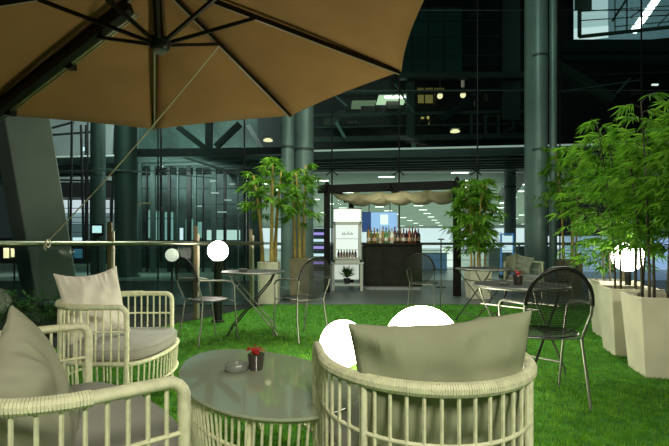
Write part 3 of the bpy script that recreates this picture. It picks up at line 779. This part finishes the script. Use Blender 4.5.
column(539, 10.6, .19, 9, M['steel'], 'tall steel column with side pipe right of the pergola', flange=True)
column(98, 14.3, .22, 8, M['steel_d'], 'dark round column behind the railing, nearest the leaning slab')
column(126, 14., .33, 8, M['steel_d'], 'thick dark green column behind the first railing post')
column(510, 17.5, .22, 3.9, M['darkgreyp'], 'pale round indoor column behind the far tub chair')
# leaning slab
def slab():
    Y = 7.0; o = at(52, 290, Y); t = MB()
    a, b, c, d = at(-6, 60, Y), at(38, 60, Y), at(80, 300, Y+.0), at(36, 300, Y)
    b = at(41, 60, Y)
    vs = [a, b, c, d]+[v+Vector((-.6, .55, 0)) for v in (a, b, c, d)]
    t.add(vs, [(0,1,2,3),(7,6,5,4),(0,4,5,1),(1,5,6,2),(2,6,7,3),(3,7,4,0)])
    tag(t.build('leaning_slab', M['concrete'], bevel=.02), 'broad leaning grey green concrete slab column at the left edge', 'column')
slab()
struct(MB().prism([(-14, 7.7), (-1.35, 7.7), (-1.75, 12.6), (-14, 12.6)], -.2, -.01).build('floor', mat('dark_wet_floor', (.03, .04, .038), .25)))  # darker, glossier floor left of the deck

# curtain wall: rods, spider clamps and panes
GY = 12.6
vx = [gx(p, GY) for p in (20, 92, 161, 246, 332, 398, 475, 556, 636, 716)]
zl = [0.0, 1.05, gz(172, GY), gz(93, GY), gz(14, GY), gz(-60, GY)]
k = 0
for i in range(len(vx)-1):
    k += 1
    mb = MB()
    for j in range(len(zl)-1):
        mb.box(((vx[i]+vx[i+1])/2, GY, (zl[j]+zl[j+1])/2), (vx[i+1]-vx[i]-.03, .02, zl[j+1]-zl[j]-.03))
    struct(mb.build('window_%d' % k, M['pane']))
names = ['leftmost', 'second from the left', 'third from the left', 'fourth from the left', 'just left of the pergola', 'above the middle of the pergola', 'just right of the pergola', 'right of the tall column', 'behind the right bamboo', 'rightmost']
for i, x in enumerate(vx):
    t = empty('facade_rod', (x, GY-.22, 0), 0, 'thin dark vertical glass wall rod with cross clamps, '+names[i], 'facade rod', 'vertical rods of the glass wall')
    MB().tube([(0, 0, .006), (0, 0, 9.)], .022, 8).build('rod', M['black'], t)
    for j, z in enumerate(zl[2:]):
        c = MB()
        for a in (45, 135, 225, 315): c.tube([(0, 0, z), (.22*math.cos(R(a)), .19, z+.13*math.sin(R(a)))], .018, 6)
        c.build('clamp', M['black'], t)
for j, z in enumerate(zl[2:5]):
    tag(MB().tube([(vx[0], GY-.2, z), (vx[-1], GY-.2, z)], .014, 6).build('facade_cable', M['steel_d']), 'thin horizontal cable across the glass wall, '+('lowest', 'middle', 'highest')[j]+' of three', 'cable', 'horizontal cables of the glass wall')

# upper storey: slab, white edge line, soffit ribs, dark mass
def tri(p0, p1, z0, z1, dep, m, name):
    a = Vector(p0); b = Vector(p1); u = (b-a).normalized(); n = Vector((-u.y, u.x, 0))*dep
    mb = MB(); mb.prism([(a.x, a.y), (b.x, b.y), (b.x+n.x, b.y+n.y), (a.x+n.x, a.y+n.y)], z0, z1); return mb.build(name, m)
E0 = Vector((-14.5, 16.2, 0)); E1 = Vector((14.5, 12.95, 0))
SLAB = struct(tri(E0, E1, 3.80, 4.02, 2.5, M['steel_d'], 'ceiling'))
eu = (E1-E0).normalized()
tag(MB().bar(E0+Vector((3.2, -.40, 4.04)), E1+Vector((0, -.07, 4.04)), .05, .05).build('edge_trim', mat('pale_edge', (.75, .8, .74), .5, emit=(.85, 1., .9), es=.3)), 'thin pale horizontal edge strip running across the upper floor slab', 'trim')  # weak emission stands in for light falling on the slab edge
for i in range(5):
    y = .35+i*.5
    MB().bar(E0+Vector((0, y, 3.76)), E1+Vector((0, y, 3.76)), .06, .08).build('rib', M['steel_d'], SLAB)
# dark storeys above
struct(MB().prism([(-3.5, 20.5), (34, 20.5), (34, 21), (-3.5, 21)], 4.02, 16).build('wall_back', M['void']))
struct(MB().prism([(-30, 30), (-3.5, 30), (-3.5, 30.5), (-30, 30.5)], 5.0, 20).build('wall_back', M['tealwall']))
struct(MB().prism([(-14, 9), (34, 9), (34, 40), (-14, 40)], 12, 12.3).build('ceiling', M['void']))

# upper floor fronts
def panel(x0, y0, x1, y1, Y, m, name, label=None, cat=None, dep=.06, group=None, xs=0):
    a = at(x0, y1, Y); b = at(x1, y0, Y)
    return tag(MB().box(((a.x+b.x)/2, Y, (a.z+b.z)/2), (abs(b.x-a.x), dep, abs(b.z-a.z))).build(name, m), label, cat, group)
def adopt(parent, *objs):
    for o in objs:
        o.parent = parent; o.matrix_parent_inverse = Matrix.Translation(-Vector(parent.location))
        for k_ in ('label', 'category', 'group'):
            if k_ in o: del o[k_]
def names_now(): return set(o.name for o in COL.objects)
def gather(start, name, loc, label, cat, group=None):
    # what was built since `start` at top level becomes the parts of one thing
    objs = [o for o in COL.objects if o.name not in start and o.parent is None and o.get('kind') != 'structure']
    t = empty(name, loc, 0, label, cat, group); adopt(t, *objs); return t
def ceil_patch(px0, px1, pyf, Yf, Yb, m, name='lit_ceiling'):
    z = gz(pyf, Yf); x0 = gx(px0, Yf); x1 = gx(px1, Yf)
    return MB().box(((x0+x1)/2, (Yf+Yb)/2, z), (abs(x1-x0), Yb-Yf, .05)).build(name, m)
def glow(x0, y0, x1, y1, Y, m, name='lit_panel'): return panel(x0, y0, x1, y1, Y, m, name, dep=.05)

dk = mat('dark_teal_cladding', (.03, .09, .09), .35, var=.25, scale=.7); dk2 = mat('darker_cladding', (.012, .03, .03), .35, var=.3, scale=.7)
S0 = names_now()
panel(400, 8, 462, 72, 18, dk, 'cladding'); panel(463, -20, 500, 66, 18.3, dk2, 'cladding'); panel(502, -20, 520, 120, 18.4, M['steel_d'], 'pier')
for x in (412, 428, 444): panel(x, 8, x+.8, 72, 17.9, M['black'], 'joint', dep=.03)
for y in (20, 36, 55): panel(400, y, 500, y+.6, 17.85, M['steel_d'], 'joint', dep=.03)
panel(400, 73, 524, 79, 18.1, M['steel_d'], 'beam', dep=.3)
gather(S0, 'upper_cladding', at(460, 80, 18), 'very dark teal cladding high above the pergola, beside the umbrella edge', 'cladding')

S0 = names_now()
panel(560, 42, 700, 62, 15.5, mat('teal_fascia', (.022, .06, .06), .4), 'fascia', dep=.4)
panel(560, 52, 700, 53, 15.2, M['black'], 'joint', dep=.1)
px_bar(551, 62, 612, 100, 15.2, .3, .25, M['steel_d'], 'brace', None, cat=None)
px_bar(551, 93, 640, 80, 15.0, .03, .03, M['steel'], 'tie_rod', None, cat=None)
px_bar(617, 93, 630, 78, 15.0, .05, .05, M['steel'], 'tie_rod', None, cat=None)
px_bar(551, 76, 669, 72, 16.0, .04, .04, M['steel_d'], 'tie_rod', None, cat=None)
glow(652, 84, 658, 85.5, 16, M['white_e'], 'small_lamp')
gather(S0, 'upper_fascia', at(620, 62, 15.5), 'dark teal band with tie rods below the bright window at the top right', 'fascia')

def litroom():
    Y = 16.5; t = empty('lit_window', at(625, 35, Y), 0, 'bright lit upper window with diagonal light tube at the top right corner', 'window')
    o = at(625, 35, Y)
    q = lambda x, y, dy=0: at(x, y, Y)-o+Vector((0, dy, 0))
    MB().add([q(578, 38, .3), q(613, 34, .3), q(613, -40, .3), q(578, -40, .3)], [(0, 1, 2, 3)]).build('lit_wall', emat('lit_room', (.62, .85, .88), .62), t)
    MB().add([q(613, 33, 1.0), q(700, 24, 1.0), q(700, -40, 1.0), q(613, -40, 1.0)], [(0, 1, 2, 3)]).build('rear_wall', emat('lit_room_dim', (.16, .30, .34), .38), t)
    MB().add([q(578, 38, .28), q(613, 34, .28), q(613, 22, .28), q(578, 25, .28)], [(0, 1, 2, 3)]).build('lit_lower_wall', emat('lit_room_low', (.8, .97, 1.), .85), t)
    MB().add([q(578, 7, .26), q(596, 7, .26), q(596, -40, .26), q(578, -40, .26)], [(0, 1, 2, 3)]).build('dark_box', M['steel'], t)
    MB().tube([q(634, 31), q(666, -14)], .13, 10).build('light_tube', M['tube_e'], t, True)
    for a in ((578, 38, 700, 25, .10), (578, 13, 690, 6, .03), (578, 22, 690, 15, .03), (613, -40, 613, 34, .04), (625, -40, 625, 32, .04), (578, -40, 578, 38, .1), (610, 23, 628, -4, .07), (655, 28, 680, 0, .04), (613, 28, 700, 20, .03)):
        MB().bar(q(a[0], a[1], -.1), q(a[2], a[3], -.1), a[4], a[4]).build('mullion', M['steel'], t)
litroom()

# dim gallery of the upper floor
S0 = names_now()
for i, (y, w) in enumerate(((90, .1), (112, .14), (124, .07), (136, .22))):
    px_bar(314, y+4, 524, y, 18.8, w, .2, M['steel_d'], 'beam', None, cat=None)
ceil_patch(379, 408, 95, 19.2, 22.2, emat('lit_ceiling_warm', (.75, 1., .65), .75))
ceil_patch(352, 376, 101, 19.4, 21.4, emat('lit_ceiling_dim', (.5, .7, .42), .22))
for x in (385, 396): px_bar(x, 97, x+14, 96.5, 19.3, .10, .08, M['lamp'], 'lamp_tube', None, cat=None)
glow(379, 93, 392, 95, 19.0, M['dim_e'], 'lamp_housing')
for (x0, y0, x1, y1, e) in ((418, 95, 436, 103, .14), (417, 88, 444, 91, .06), (421, 117, 424, 126, .35), (427, 116, 429, 124, .5)):
    glow(x0, y0, x1, y1, 20.3, emat('lit_amber_%d' % x0, (.85, .7, .2), e), 'lit_amber_panel')
for x in (416, 424, 433): panel(x, 84, x+1, 108, 19.6, M['black'], 'partition')
for (x, y) in ((440, 96), (463, 95)):
    sphere(.12, tuple(at(x, y, 19.2)), 12, 8).build('globe_bulb', M['warm_e'], smooth=True)
    px_bar(x, y-22 if x > 450 else 79, x, y-3, 19.2, .03, .03, M['steel'], 'bulb_rod', None, cat=None)
panel(461.5, 79, 464, 87, 19.3, emat('lit_soft', (.9, .8, .6), .25), 'lit_bracket')
panel(406, 78, 414, 142, 18.6, M['steel_d'], 'stanchion', dep=.3)
for x in (470, 484, 497, 512): panel(x, 115, x+2.5, 138, 18.5, M['steel_d'], 'stanchion', dep=.1)
px_bar(324, 86, 347, 106, 18, .07, .05, M['steel'], 'brace', None, cat=None)
px_bar(395, 84, 413, 112, 18.4, .07, .05, M['steel'], 'brace', None, cat=None)
px_bar(336, 122, 345, 138, 18.2, .12, .05, M['steel'], 'brace', None, cat=None)
px_bar(440, 120, 470, 100, 18.5, .3, .1, dk2, 'brace', None, cat=None)
px_bar(318, 116, 400, 112, 17.9, .05, .05, M['steel_d'], 'pipe', None, cat=None)
rg = random.Random(12)
for i in range(16):
    x = rg.uniform(318, 500); y = rg.uniform(100, 136); panel(x, y-rg.uniform(3, 9), x+rg.uniform(3, 16), y, 19.6+i*.03, mat('gear_%d' % i, (rg.uniform(.02, .08),)*2+(.04,), .5), 'ceiling_gear', dep=.3)
gather(S0, 'upper_gallery', at(420, 140, 18.8), 'dim open upper floor gallery with a lit white ceiling patch, above the pergola', 'gallery')
for (x, y, lab) in ((455, 132, 'above the pergola'), (268, 141, 'left of the paired columns')):
    t = empty('downlight', at(x, y, 15.2), 0, 'small white half round downlight on the slab edge '+lab, 'light')
    MB().lathe([(0, 0), (.16, 0), (.15, .04), (.08, .08), (0, .09)], n=16).build('diffuser', M['warm_e'], t, True)
    MB().box((0, 0, .10), (.3, .3, .03)).build('mount', M['steel_d'], t)
S0 = names_now()
px_bar(413, 147, 424, 168, 14.9, .22, .1, M['steel'], 'brace', None, Y1=17.0, cat=None)
px_bar(313, 152, 335, 162, 15.0, .10, .05, M['darkgreyp'], 'brace', None, Y1=16.5, cat=None)
px_bar(220, 158, 245, 170, 15.3, .10, .05, M['darkgreyp'], 'brace', None, Y1=17.0, cat=None)
gather(S0, 'soffit_bracing', at(413, 147, 14.9), 'pale sloping braces under the dark upper floor slab', 'brace')

# left truss
TY = 14.2
S0 = names_now()
px_bar(136, 153, 300, 151, TY, .22, .2, M['black'], 'chord', None, cat=None)
px_bar(178, 127, 206, 149, TY, .18, .16, M['black'], 'brace', None, cat=None)
px_bar(240, 124, 216, 147, TY, .18, .16, M['black'], 'brace', None, cat=None)
px_bar(209, 60, 209, 150, TY, .2, .16, M['black'], 'post', None, cat=None)
px_bar(161, 60, 161, 262, 14.4, .05, .05, M['black'], 'post', None, cat=None)
px_bar(183, 157, 240, 175, 14.0, .06, .06, M['darkgreyp'], 'strut', None, Y1=15, cat=None)
px_bar(95, 168, 215, 178, 13.6, .03, .03, M['darkgreyp'], 'strut', None, cat=None)
px_bar(248, 125, 262, 148, 17, .16, .1, M['darkgreyp'], 'strut', None, cat=None)
gather(S0, 'roof_truss', at(209, 262, TY), 'black steel truss with K shaped braces under the umbrella edge, left of the paired columns', 'truss')
struct(panel(130, 60, 300, 156, 24, mat('hall_teal', (.06, .115, .095), .6, var=.6, scale=.5), 'wall_left'))
# left interior (grey hall, dark beam, bright band)
struct(panel(36, 100, 92, 184, 22, M['darkgreyp'], 'wall_left', dep=.3))
struct(panel(106, 100, 137, 184, 22.2, M['darkgreyp'], 'wall_left', dep=.3))
S0 = names_now()
panel(30, 183, 136, 198, 20, M['black'], 'beam', dep=.5)
glow(50, 200, 92, 213, 21, emat('lit_band', (.85, .9, 1.), .85))
glow(106, 200, 122, 213, 21.1, emat('lit_band_b', (.85, .9, 1.), .7))
glow(50, 213.4, 95, 224, 22, emat('lit_blue_grey', (.5, .66, .72), .40)); glow(50, 224.5, 95, 242, 22.05, emat('lit_blue_grey2', (.2, .32, .34), .30))
glow(106, 213.4, 120, 240, 22, emat('lit_blue_grey3', (.35, .45, .45), .25))
for y in (208, 217, 222, 232): panel(50, y, 122, y+.6, 20.8, M['steel_d'], 'mullion')
for x in (58, 68, 90, 110): panel(x, 199, x+.8, 242, 20.7, M['steel_d'], 'mullion')
glow(82, 147, 86, 151, 19, M['cool_e'], 'small_lamp')
glow(73, 237.5, 86, 241, 18, M['cool_e'], 'small_lamp'); glow(74, 249, 87, 258, 18, emat('lit_blue_dim', (.1, .3, .5), .35), 'blue_panel')
for i, (x0, y0, x1, y1) in enumerate([(72, 121, 70, 262), (81, 125, 84, 262), (86, 125, 86, 262), (115, 128, 110, 262), (120, 126, 114, 262), (52, 135, 92, 132), (60, 164, 94, 170), (50, 176, 94, 174), (52, 128, 74, 122), (60, 180, 130, 182)]):
    px_bar(x0, y0, x1, y1, 15.3+.1*i, .06, .06, M['black'], 'frame_tube', None, cat=None)
gather(S0, 'hall_front', at(80, 262, 18), 'black framed glass front of the lit left hall, between the leaning slab and dark columns', 'building front')
t = empty('wall_screen', at(97.5, 230, 13.9), 0, 'small bright screen in front of the dark round column behind the railing', 'screen')
MB().box((0, 0, 0), (.36, .05, .36)).build('housing', M['black'], t); MB().box((0, -.03, .02), (.28, .02, .22)).build('display', emat('lit_monitor', (.65, .95, 1.), 1.0), t)
MB().tube([(0, .03, -.1), (0, .03, -1.45)], .03, 8).build('stand', M['black'], t)
t = empty('lit_sign', at(6, 262, 9), 0, 'tiny white lit marks far beyond the railing at the left edge', 'sign')
q = at(6, 262, 9)
for (x0, y0, x1, y1) in ((4.5, 248, 8, 258), (12, 248.5, 18.5, 250), (12, 248.5, 13.3, 257), (14, 252, 17, 253.2)):
    o = panel(x0, y0, x1, y1, 9, M['warm_e'], 'lit_stroke'); adopt(t, o)
adopt(t, panel(2, 246, 22, 262, 9.06, M['black'], 'board'))
# glazed kiosk left centre
S0 = names_now()
strips = [(133, 205, 135.5, 240, 'warm'), (138, 205, 140, 238, 'teal'), (146, 210, 151, 238, 'teal'), (155, 211, 159, 240, 'teal'), (165, 212, 173, 240, 'teal'), (180, 228, 183, 240, 'cool'), (186, 218, 193, 240, 'teal'), (198, 222, 202, 238, 'teal'), (207, 230, 240, 240, 'white')]
mw = emat('lit_shop', (.72, 1., .92), .7)
for (x0, y0, x1, y1, c) in strips: glow(x0, y0, x1, y1, 17.5, {'warm': emat('lit_gold', (1., .85, .45), .7), 'teal': M['teal_e'], 'cool': M['cool_e'], 'white': mw}[c])
for i, x in enumerate((140, 147, 153, 169, 178, 189, 195, 203, 214, 225, 238, 247)):
    px_bar(x, 158+(i*5 % 3)*5, x, 272, 15.5+.1*i, (.10, .05, .16)[i % 3], .1, (M['steel_d'], M['black'])[i % 2], 'mullion', None, cat=None)
for y in (172, 188, 204, 218): panel(138, y, 250, y+.8, 16.9, M['steel_d'], 'transom')
px_bar(132, 204, 151, 203, 15.0, .05, .05, M['bronze'], 'gold_bar', None, cat=None)
for (x, y, w) in ((193, 197, 7), (215, 193, 8), (213, 181, 6), (200, 206, 5), (228, 200, 7), (232, 184, 5), (222, 212, 9), (240, 208, 6)): glow(x-w/2, y-.5, x+w/2, y+.6, 16.2, M['dim_e'], 'strip_lamp')
glow(160.5, 160, 163, 167, 16, M['white_e'], 'small_lamp')
gather(S0, 'glazed_kiosk', at(190, 262, 16.5), 'glazed hall with teal lit panels and thin mullions behind the railing globe lamp', 'building front')
struct(panel(136, 160, 262, 300, 19, mat('hall_wall', (.06, .09, .085), .5, var=.5, scale=.9), 'wall_left', dep=.2))
struct(panel(-60, 238, 136, 300, 23, mat('hall_wall_dark', (.03, .045, .045), .6, var=.3, scale=.9), 'wall_left', dep=.2))

# concourse: ceiling, far bright wall, hanging sign, lights
struct(MB().prism([(-4.2, 17.6), (16, 15.4), (60, 90), (-20, 90)], 3.95, 4.01).build('ceiling', M['ceilm']))
struct(MB().prism([(-20, 88), (60, 88), (60, 88.5), (-20, 88.5)], 0, 3.95).build('wall_back', emat('far_window_wall', (.86, .95, 1.), .95)))
ax = R(22); dv = Vector((math.sin(ax), math.cos(ax), 0)); lv = Vector((math.cos(ax), -math.sin(ax), 0))
rows = [16.8, 19.0, 21.4, 24, 27, 30.5, 34.5, 39, 44, 50, 57, 65, 74]
on = ['first', 'second', 'third', 'fourth', 'fifth', 'sixth', 'seventh', 'eighth', 'ninth', 'tenth', 'eleventh', 'twelfth', 'thirteenth']
first = None
for i, d in enumerate(rows):
    for j in range(-4, 5):
        p = Vector((0, 0, 0))+dv*d+lv*(j*3.1-4.5*(d/40)); 
        px = CX+F*p.x/p.y
        if px < 262 or px > 560 or p.y < 17.75: continue
        lab = 'white ceiling strip light indoors, %s row from the glass, %s column from the left' % (on[i], on[j+4])
        if first is None:
            first = empty('ceiling_light', (p.x, p.y, 3.95), R(-22)+R(22), lab, 'light', 'ceiling strip lights of the concourse')
            MB().box((0, 0, -.02), (.66, .24, .035)).build('diffuser', M['lamp'], first); MB().box((0, 0, -.012), (.74, .32, .02)).build('frame', M['white'], first)
        else: copy_tree(first, (p.x, p.y, 3.95), None, lab)
S0 = names_now()
px_bar(505, 197, 528, 160, 22, .35, .6, M['black'], 'duct_body', None, Y1=16, cat=None)
for i in range(5):
    f = i/4; px_, py_ = 508+f*15, 186-f*27; Yq = 20-3.6*f
    MB().box(at(px_, py_, Yq), (.30, .35, .06)).build('louvre_light', emat('louvre_%d' % i, (.7, .8, .75), .5))
gather(S0, 'ceiling_duct', at(516, 180, 19), 'black wedge shaped duct with square louvre lights beside the tall right column', 'duct')
# hanging sign
def hsign():
    Y = 27; a = at(379.5, 222, Y); t = empty('hanging_sign', a, 0, 'blue and white lit hanging screen above the bar bottles', 'sign')
    w = 35*Y/F; h = 20*Y/F
    MB().box((0, 0, 0), (w, .15, h)).build('housing', M['steel_d'], t)
    MB().box((-w*.375, -.085, 0), (w*.24, .02, h*.96)).build('dark_blue_panel', emat('lit_navy', (.03, .07, .22), .8), t)
    MB().box((w*.125, -.085, 0), (w*.74, .02, h*.96)).build('screen_panel', emat('lit_sky', (.40, .60, 1.), .85), t)
    MB().box((w*.13, -.10, h*.12), (w*.22, .02, h*.5)).build('white_notice', M['white_e'], t)
    for sx in (-.3, .3): MB().tube([(w*sx, 0, h/2), (w*sx, 0, 3.95-a.z)], .03, 6).build('hanger', M['black'], t)
hsign()
# blue framed standing sign, purple rack, counters, indoor things
def bsign():
    Y = 13.6; X = gx(507, Y); t = empty('standing_sign', (X, Y, 0), 0, 'tall blue framed standing sign with a pale lit face at the right', 'sign')
    fr = MB(); w = .36; z0 = .1; z1 = gz(234, Y)
    for sx in (-1, 1): fr.box((sx*w/2, 0, (z0+z1)/2), (.04, .06, z1-z0))
    for z in (z0, z1): fr.box((0, 0, z), (w+.04, .06, .04))
    fr.build('frame', emat('lit_blue_frame', (.1, .3, .65), .5), t)
    MB().box((0, 0, gz(244, Y)), (w-.04, .03, .50)).build('lit_face', M['cool_e'], t)
    MB().box((0, 0, .05), (.4, .3, .1)).build('base', M['steel_d'], t)
bsign()
def rack():
    Y = 17; X = gx(317, Y); t = empty('display_rack', (X, Y, 0), 0, 'purple lit display rack just left of the pergola post', 'rack')
    MB().box((0, .1, .8), (.62, .1, 1.6)).build('back_board', M['steel_d'], t)
    for i, z in enumerate((.3, .6, .88, 1.15, 1.4)): MB().box((0, 0, z), (.55, .06, .1)).build('lit_shelf', (M['purple_e'], M['cool_e'])[i % 2], t)
rack()
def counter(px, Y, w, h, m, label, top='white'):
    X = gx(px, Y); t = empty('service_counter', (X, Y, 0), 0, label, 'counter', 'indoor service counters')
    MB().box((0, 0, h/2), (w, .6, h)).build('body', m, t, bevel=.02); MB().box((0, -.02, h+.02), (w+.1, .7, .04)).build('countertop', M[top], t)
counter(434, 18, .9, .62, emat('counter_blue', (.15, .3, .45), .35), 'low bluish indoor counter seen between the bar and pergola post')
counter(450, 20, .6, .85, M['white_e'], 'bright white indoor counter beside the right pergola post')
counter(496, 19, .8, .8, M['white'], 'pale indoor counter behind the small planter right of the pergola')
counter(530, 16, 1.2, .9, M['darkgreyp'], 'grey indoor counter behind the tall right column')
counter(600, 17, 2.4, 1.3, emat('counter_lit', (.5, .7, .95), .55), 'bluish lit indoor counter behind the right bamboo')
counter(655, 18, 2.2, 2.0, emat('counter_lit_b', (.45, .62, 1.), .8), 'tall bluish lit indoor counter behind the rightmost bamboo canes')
counter(345, 22, 2.2, .9, M['darkgreyp'], 'grey indoor counter behind the drinks cooler')
struct(panel(545, 150, 700, 236, 24, M['void'], 'wall_right', None, None, .3))

# ------------------------------------------------------------------ lights
def area(loc, target, size, power, col, sy=None):
    l = bpy.data.lights.new('area', 'AREA'); l.energy = power; l.color = col; l.shape = 'RECTANGLE'; l.size = size; l.size_y = sy or size
    o = bpy.data.objects.new('light', l); COL.objects.link(o); o.location = loc
    o.rotation_euler = (Vector(target)-Vector(loc)).to_track_quat('-Z', 'Y').to_euler(); return o
area((.7, -2.3, 3.4), (-.1, 1.9, .3), 1.0, 175, (1., .95, .74))
area((3.0, 6.0, 5.5), (1.2, 5.0, 0), 2.0, 110, (.95, 1., .80))
area((-1.2, 6.6, 4.6), (-.7, 5.2, 0), 1.2, 190, (.95, 1., .80))
area((1.0, 6.0, 7.5), (1.0, 11, 4), 3., 90, (.70, 1., .88))  # added unseen light to brighten the steel columns
area((-6, 10.5, 6.), (-6.5, 14.5, 3), 2., 60, (.70, 1., .88))
area((1.25, 9.6, 1.35), (1.2, 10.3, 2.4), .8, 4, (1., .95, .75))  # added unseen uplight for the underside of the pergola canopy
# concourse: downlights plus an added unseen uplight to brighten the ceiling
area((8, 52, 3.8), (8, 52, 0), 40, 4200, (.92, 1., .92), 60)
area((8, 50, 1.2), (8, 50, 5), 40, 2600, (.92, 1., .90), 58)
area((-5.5, 14.6, 3.4), (-6.5, 19, 1.8), 2.5, 60, (.8, 1., .95), .6)
area((-5, 17, 9), (-6, 24, 6), 3, 150, (.65, 1., .85))
area((-6, 15, 7.5), (-11, 22, 4.5), 2, 900, (.9, 1., 1.))
w = bpy.data.worlds.new('World'); SC.world = w; w.use_nodes = True
w.node_tree.nodes['Background'].inputs[0].default_value = (.10, .16, .15, 1); w.node_tree.nodes['Background'].inputs[1].default_value = .12

# ------------------------------------------------------------------ camera
cam = bpy.data.cameras.new('camera'); co = bpy.data.objects.new('camera', cam); COL.objects.link(co)
co.location = (0, 0, EYE); co.rotation_euler = (R(90), 0, 0); cam.sensor_width = 36; cam.lens = 36*F/669
cam.shift_y = (HZ-223)/669; cam.clip_end = 300; cam.clip_start = .05
SC.camera = co
SC.view_settings.view_transform = 'Standard'; SC.view_settings.look = 'None'; SC.view_settings.exposure = 0.; SC.view_settings.gamma = 1.
SC.view_settings.use_curve_mapping = False
